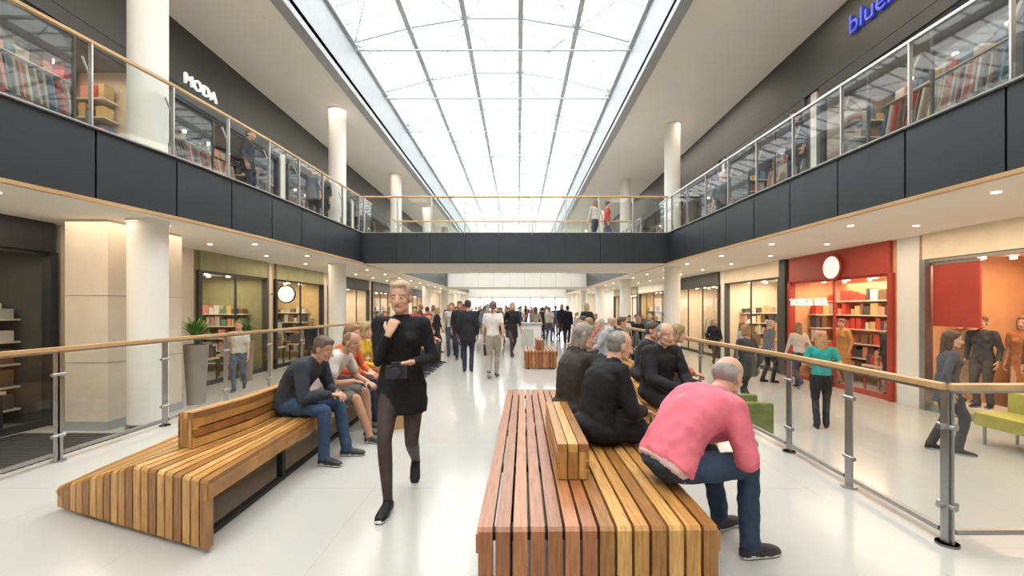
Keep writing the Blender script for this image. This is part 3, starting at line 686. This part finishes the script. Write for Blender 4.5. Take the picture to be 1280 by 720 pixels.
build('seated_woman',P_sit(lean=12,yaw=25),dict(top=(.65,.42,.05),bottom=(.3,.08,.05),hair=(.35,.25,.12),hairstyle='bob',fem=True,legs='trousers'),(-2.36,6.25,0),80,1,1.0,9)
J=P_stand(step=.12,yaw=10,wl=(.18,-.22,1.1),wr=(-.2,-.2,1.08))
build('standing_woman',J,dict(top=(.03,.30,.27),bottom=(.03,.03,.035),hair=(.45,.24,.12),hairstyle='long',fem=True,legs='trousers',sleeve='short'),(5.05,7.2,LOW),150,1,.95,10)
J=P_stand(step=.25,yaw=-10)
build('standing_woman',J,dict(top=(.09,.09,.10),bottom=(.05,.05,.055),hair=(.10,.06,.04),hairstyle='long',fem=True,legs='trousers',coat=True,boot=True),(5.95,6.0,LOW),60,1,1.0,11)
J=P_stand(step=.3)
build('standing_woman',J,dict(top=(.05,.05,.05),bottom=(.03,.03,.035),hair=(.28,.16,.08),hairstyle='bob',fem=True,legs='trousers',coat=True),(4.4,8.3,LOW),200,1,1.0,12)
# ---- pedestrians (shared meshes)
specs=[
 (P_stand(.0),dict(top=(.02,.02,.025),bottom=(.03,.04,.07),hair=(.06,.04,.03),hairstyle='short',legs='trousers',coat=True,skin='m')),
 (P_stand(.4,.06),dict(top=(.50,.45,.40),bottom=(.05,.06,.09),hair=(.25,.15,.08),hairstyle='long',fem=True,legs='trousers')),
 (P_stand(.5,.06,lead='L'),dict(top=(.04,.06,.12),bottom=(.04,.05,.08),hair=(.1,.07,.05),hairstyle='short',legs='trousers')),
 (P_stand(.35,.04),dict(top=(.02,.02,.02),bottom=(.02,.02,.02),hair=(.4,.28,.14),hairstyle='bob',fem=True,legs='tights',coat=True,coatz=.6)),
 (P_stand(.1),dict(top=(.55,.08,.07),bottom=(.10,.12,.2),hair=(.08,.05,.04),hairstyle='short',legs='trousers')),
 (P_stand(.3,.04),dict(top=(.65,.60,.54),bottom=(.35,.30,.24),hair=(.15,.1,.07),hairstyle='pony',fem=True,legs='trousers',sleeve='short')),
 (P_stand(.2),dict(top=(.14,.15,.17),bottom=(.03,.03,.04),hair=(.35,.33,.3),hairstyle='grey_crop',legs='trousers',coat=True)),
 (P_stand(.45,.05),dict(top=(.70,.66,.60),bottom=(.10,.13,.2),hair=(.30,.2,.1),hairstyle='short',legs='trousers',sleeve='short')),
 (P_stand(.15),dict(top=(.42,.22,.10),bottom=(.12,.09,.07),hair=(.20,.12,.06),hairstyle='bob',fem=True,legs='trousers')),
]
base=[None]*20
def put(i,x,y,z=0,rot=0,sc=1.):
    J,st=specs[i]
    if base[i] is None:
        o=build('pedestrian',J,st,(x,y,z),rot,0,sc,i); base[i]=o.data; return
    o=bpy.data.objects.new('pedestrian',base[i]); scene.collection.objects.link(o); o.location=(x,y,z); o.rotation_euler=(0,0,math.radians(rot)); o.scale=(sc,)*3
put(0,-1.18,10.1,0,185); put(5,-.55,9.3,0,175,.98); put(0,-1.7,12.5,0,10); put(3,-.2,13.3,0,20); put(1,-2.1,13.6,0,0)
R=random.Random(11); pos=[(.25,14.7),(-7.0,9.05),(-7.5,11.9)]
def ok(x,y):
    return all((x-a)**2+(y-b)**2>.5 for a,b in pos)
cnt=0
while cnt<72:
    y=13.6+R.random()**1.2*28; x=R.uniform(-4.0,2.5)
    if not ok(x,y) or (13.5<y<16 and -.8<x<1.3): continue
    pos.append((x,y)); put(R.choice([0,1,2,3,4,5,5,6,7,7,8,1]),x,y,0,R.choice([0,180,20,160,90,200,-20]),R.uniform(.9,1.02)); cnt+=1
cnt=0
while cnt<28:
    y=9.5+R.random()*25; s=R.choice([-1,1,1]); x=R.uniform(3.4,7.2) if s>0 else R.uniform(-7.2,-5.0)
    if not ok(x,y) or abs(abs(x)-5.7)<.8: continue
    if x>0 and y<10.6: continue
    pos.append((x,y)); put(R.randrange(9),x,y,LOW,R.choice([0,180,20,160,90]),R.uniform(.93,1.05)); cnt+=1
for (i,x,y,r) in ((0,-6.2,9.9,100),(6,-5.9,12.4,170),(3,-5.9,13.1,10),(1,2.9,16.2,200),(4,3.4,16.6,80),(0,5.8,9.0,-80),(3,-6.6,18,0),(6,6.1,13,0)):
    put(i,x,y,ZF,r)
sspec=[(P_sit(10),dict(top=(.03,.03,.035),bottom=(.04,.05,.08),hair=(.08,.06,.05),hairstyle='short',legs='trousers',coat=True)),
 (P_sit(16,20),dict(top=(.42,.10,.08),bottom=(.05,.05,.06),hair=(.3,.2,.1),hairstyle='bob',fem=True,legs='trousers')),
 (P_sit(6,-20),dict(top=(.35,.36,.38),bottom=(.05,.05,.06),hair=(.4,.38,.35),hairstyle='grey_crop',legs='trousers'))]
sb=[None]*3
def sput(i,x,y,rot,z=0):
    if sb[i] is None:
        o=build('seated_person',sspec[i][0],sspec[i][1],(x,y,z),rot,1,1,i+20); sb[i]=o.data; return
    o=bpy.data.objects.new('seated_person',sb[i]); scene.collection.objects.link(o); o.location=(x,y,z); o.rotation_euler=(0,0,math.radians(rot))
for a in ((1,1.85,5.6,70),(0,1.78,6.2,60),(2,1.68,8.4,-90),(1,1.68,9.1,-85),(0,2.08,9.3,90),(2,2.08,10.1,95),(0,1.68,10.3,-90),(1,-2.6,9.5,90),(0,-2.6,10.2,90),(2,-2.6,10.9,90),(1,-2.6,11.6,85)): sput(*a)
LIME=mat('yellow_upholstery',(.42,.36,.07),.8,0,.1,10); OLIVE=mat('olive_upholstery',(.17,.20,.06),.8,0,.1,10)
def armchair(x,y,rot,m):
    fig=Fig()
    def rbox(x0,x1,y0,y1,z0,z1,r=.03):
        vs=[V((a,b,c)) for c in(z0,z1) for a,b in((x0,y0),(x1,y0),(x1,y1),(x0,y1))]
        return (vs,[(0,3,2,1),(4,5,6,7),(0,1,5,4),(1,2,6,5),(2,3,7,6),(3,0,4,7)])
    pr=[(rbox(-.34,.34,-.30,.32,.14,.40),'a'),(rbox(-.26,.26,-.34,.22,.36,.45),'a'),(rbox(-.36,.36,.2,.36,.14,.80),'a'),(rbox(-.38,-.26,-.32,.34,.14,.60),'a'),(rbox(.26,.38,-.32,.34,.14,.60),'a')]
    fig.remesh(pr,.022,6)
    mb=MB(); mb.add(fig.V,fig.F,m,True)
    for a in(-.3,.3):
        for b in(-.26,.3): mb.cyl((a,b,.15),(a,b,0),.02,STEEL,8)
    mb.obj('armchair',(x,y,LOW),math.radians(rot))
armchair(3.5,6.75,80,OLIVE)
mb=MB()
for i in range(2):
    y=4.95+i*.75; mb.box(6.75,7.35,y,y+.7,LOW+.28,LOW+.46,LIME); mb.box(7.25,7.4,y,y+.7,LOW+.46,LOW+.75,LIME)
    for a in(6.82,7.3):
        for b in (y+.08,y+.62): mb.cyl((a,b,LOW),(a,b,LOW+.28),.02,STEEL,8)
mb.obj('padded_bench')
MJ=P_stand(.08,pitch=0)
mb=MB(); mb.box(8.12,8.85,5.6,8.45,LOW+.02,LOW+.2,CREAM); mb.obj('display_plinth')
md=[((.55,.38,.22),'dress'),((.45,.05,.04),'dress'),((.12,.07,.05),'dress'),((.50,.20,.08),'dress'),((.08,.08,.09),'trousers'),((.42,.30,.20),'dress')]
for i,(c,l) in enumerate(md):
    build('shop_mannequin',MJ,dict(top=c,bottom=(.1,.09,.08),hair=(.20,.12,.08),hairstyle='bob' if i%2 else 'bun',fem=True,legs=l,hemz=.35,sleeve='short' if i%2 else 'long',skin='f'),(8.38+.22*(i%2),5.95+i*.46,LOW+.2),-70,1,.98,30+i)
for i,y in enumerate((10.4,12.3)):
    build('shop_mannequin',MJ,dict(top=[(.6,.3,.1),(.05,.05,.05)][i],bottom=(.1,.09,.08),hair=(.2,.12,.08),hairstyle='bun',fem=True,legs='dress',hemz=.5,skin='f'),(8.27,[11.0,9.6][i],LOW+.03),-80,0,1.0,40+i)
LEAF=mat('leaf_green',(.10,.24,.05),.5,0,.3,12); POT=mat('ceramic_pot',(.30,.26,.22),.5)
def plant(x,y,z,h=.6,n=46,seed=1,sc=1.):
    R=random.Random(seed); mb=MB(); mb.cyl((0,0,0),(0,0,.95),.12,POT,20,.17); mb.cyl((0,0,.93),(0,0,.955),.15,mat('soil',(.05,.03,.02),.9),20)
    for i in range(n):
        a=R.uniform(0,6.28); L=h*R.uniform(.6,1.); out=R.uniform(.15,.55); w=R.uniform(.02,.04); dx,dy=math.cos(a),math.sin(a); px,py=-dy,dx; vs=[]
        for k in range(6):
            t=k/5; r=out*L*t*(.5+.8*t); zz=.95+L*(t*1.15-.45*t*t*out*2); ww=w*math.sin(math.pi*min(.97,t*.85+.12))
            vs+= [(dx*r+px*ww,dy*r+py*ww,zz),(dx*r-px*ww,dy*r-py*ww,zz)]
        mb.add(vs,[(2*k,2*k+1,2*k+3,2*k+2) for k in range(5)],LEAF,True)
    mb.obj('potted_plant',(x,y,z),0,sc)
plant(-6.75,9.05,LOW,.5,60,1,1.3); plant(-7.5,11.9,LOW,.5,46,2,1.2)
mb=MB(); mb.box(-.25,.75,14.2,15.2,0,.95,WHITE); mb.box(-.3,.8,14.15,15.25,.95,1.0,STEELG); mb.box(.1,.5,14.15,14.19,.2,.8,GOODS[6]); mb.obj('information_kiosk')
mb=MB(); mb.box(-.16,.16,-.06,.06,0,.30,mat('tan_leather',(.45,.26,.12),.5)); mb.box(-.165,.165,-.065,.065,.24,.31,mat('tan_leather2',(.36,.2,.09),.5))
for s in(-1,1):
    for k in range(8):
        t=math.pi*k/8;t2=math.pi*(k+1)/8; mb.cyl((math.cos(t)*.09,s*.05,.30+math.sin(t)*.14),(math.cos(t2)*.09,s*.05,.30+math.sin(t2)*.14),.008,MATS['tan_leather2'],6)
mb.obj('tote_bag',(-1.5,5.4,0),.4)
cam=bpy.data.cameras.new('camera'); co=bpy.data.objects.new('camera',cam); scene.collection.objects.link(co); scene.camera=co
co.location=(0,0,1.5); co.rotation_euler=(math.pi/2,0,0); cam.sensor_width=36; cam.lens=36*540/1280; cam.shift_x=-8/1280; cam.shift_y=25/1280; cam.clip_end=300; cam.clip_start=.05
scene.view_settings.view_transform='Standard'; scene.view_settings.exposure=0.2
print('objects',len(bpy.data.objects))
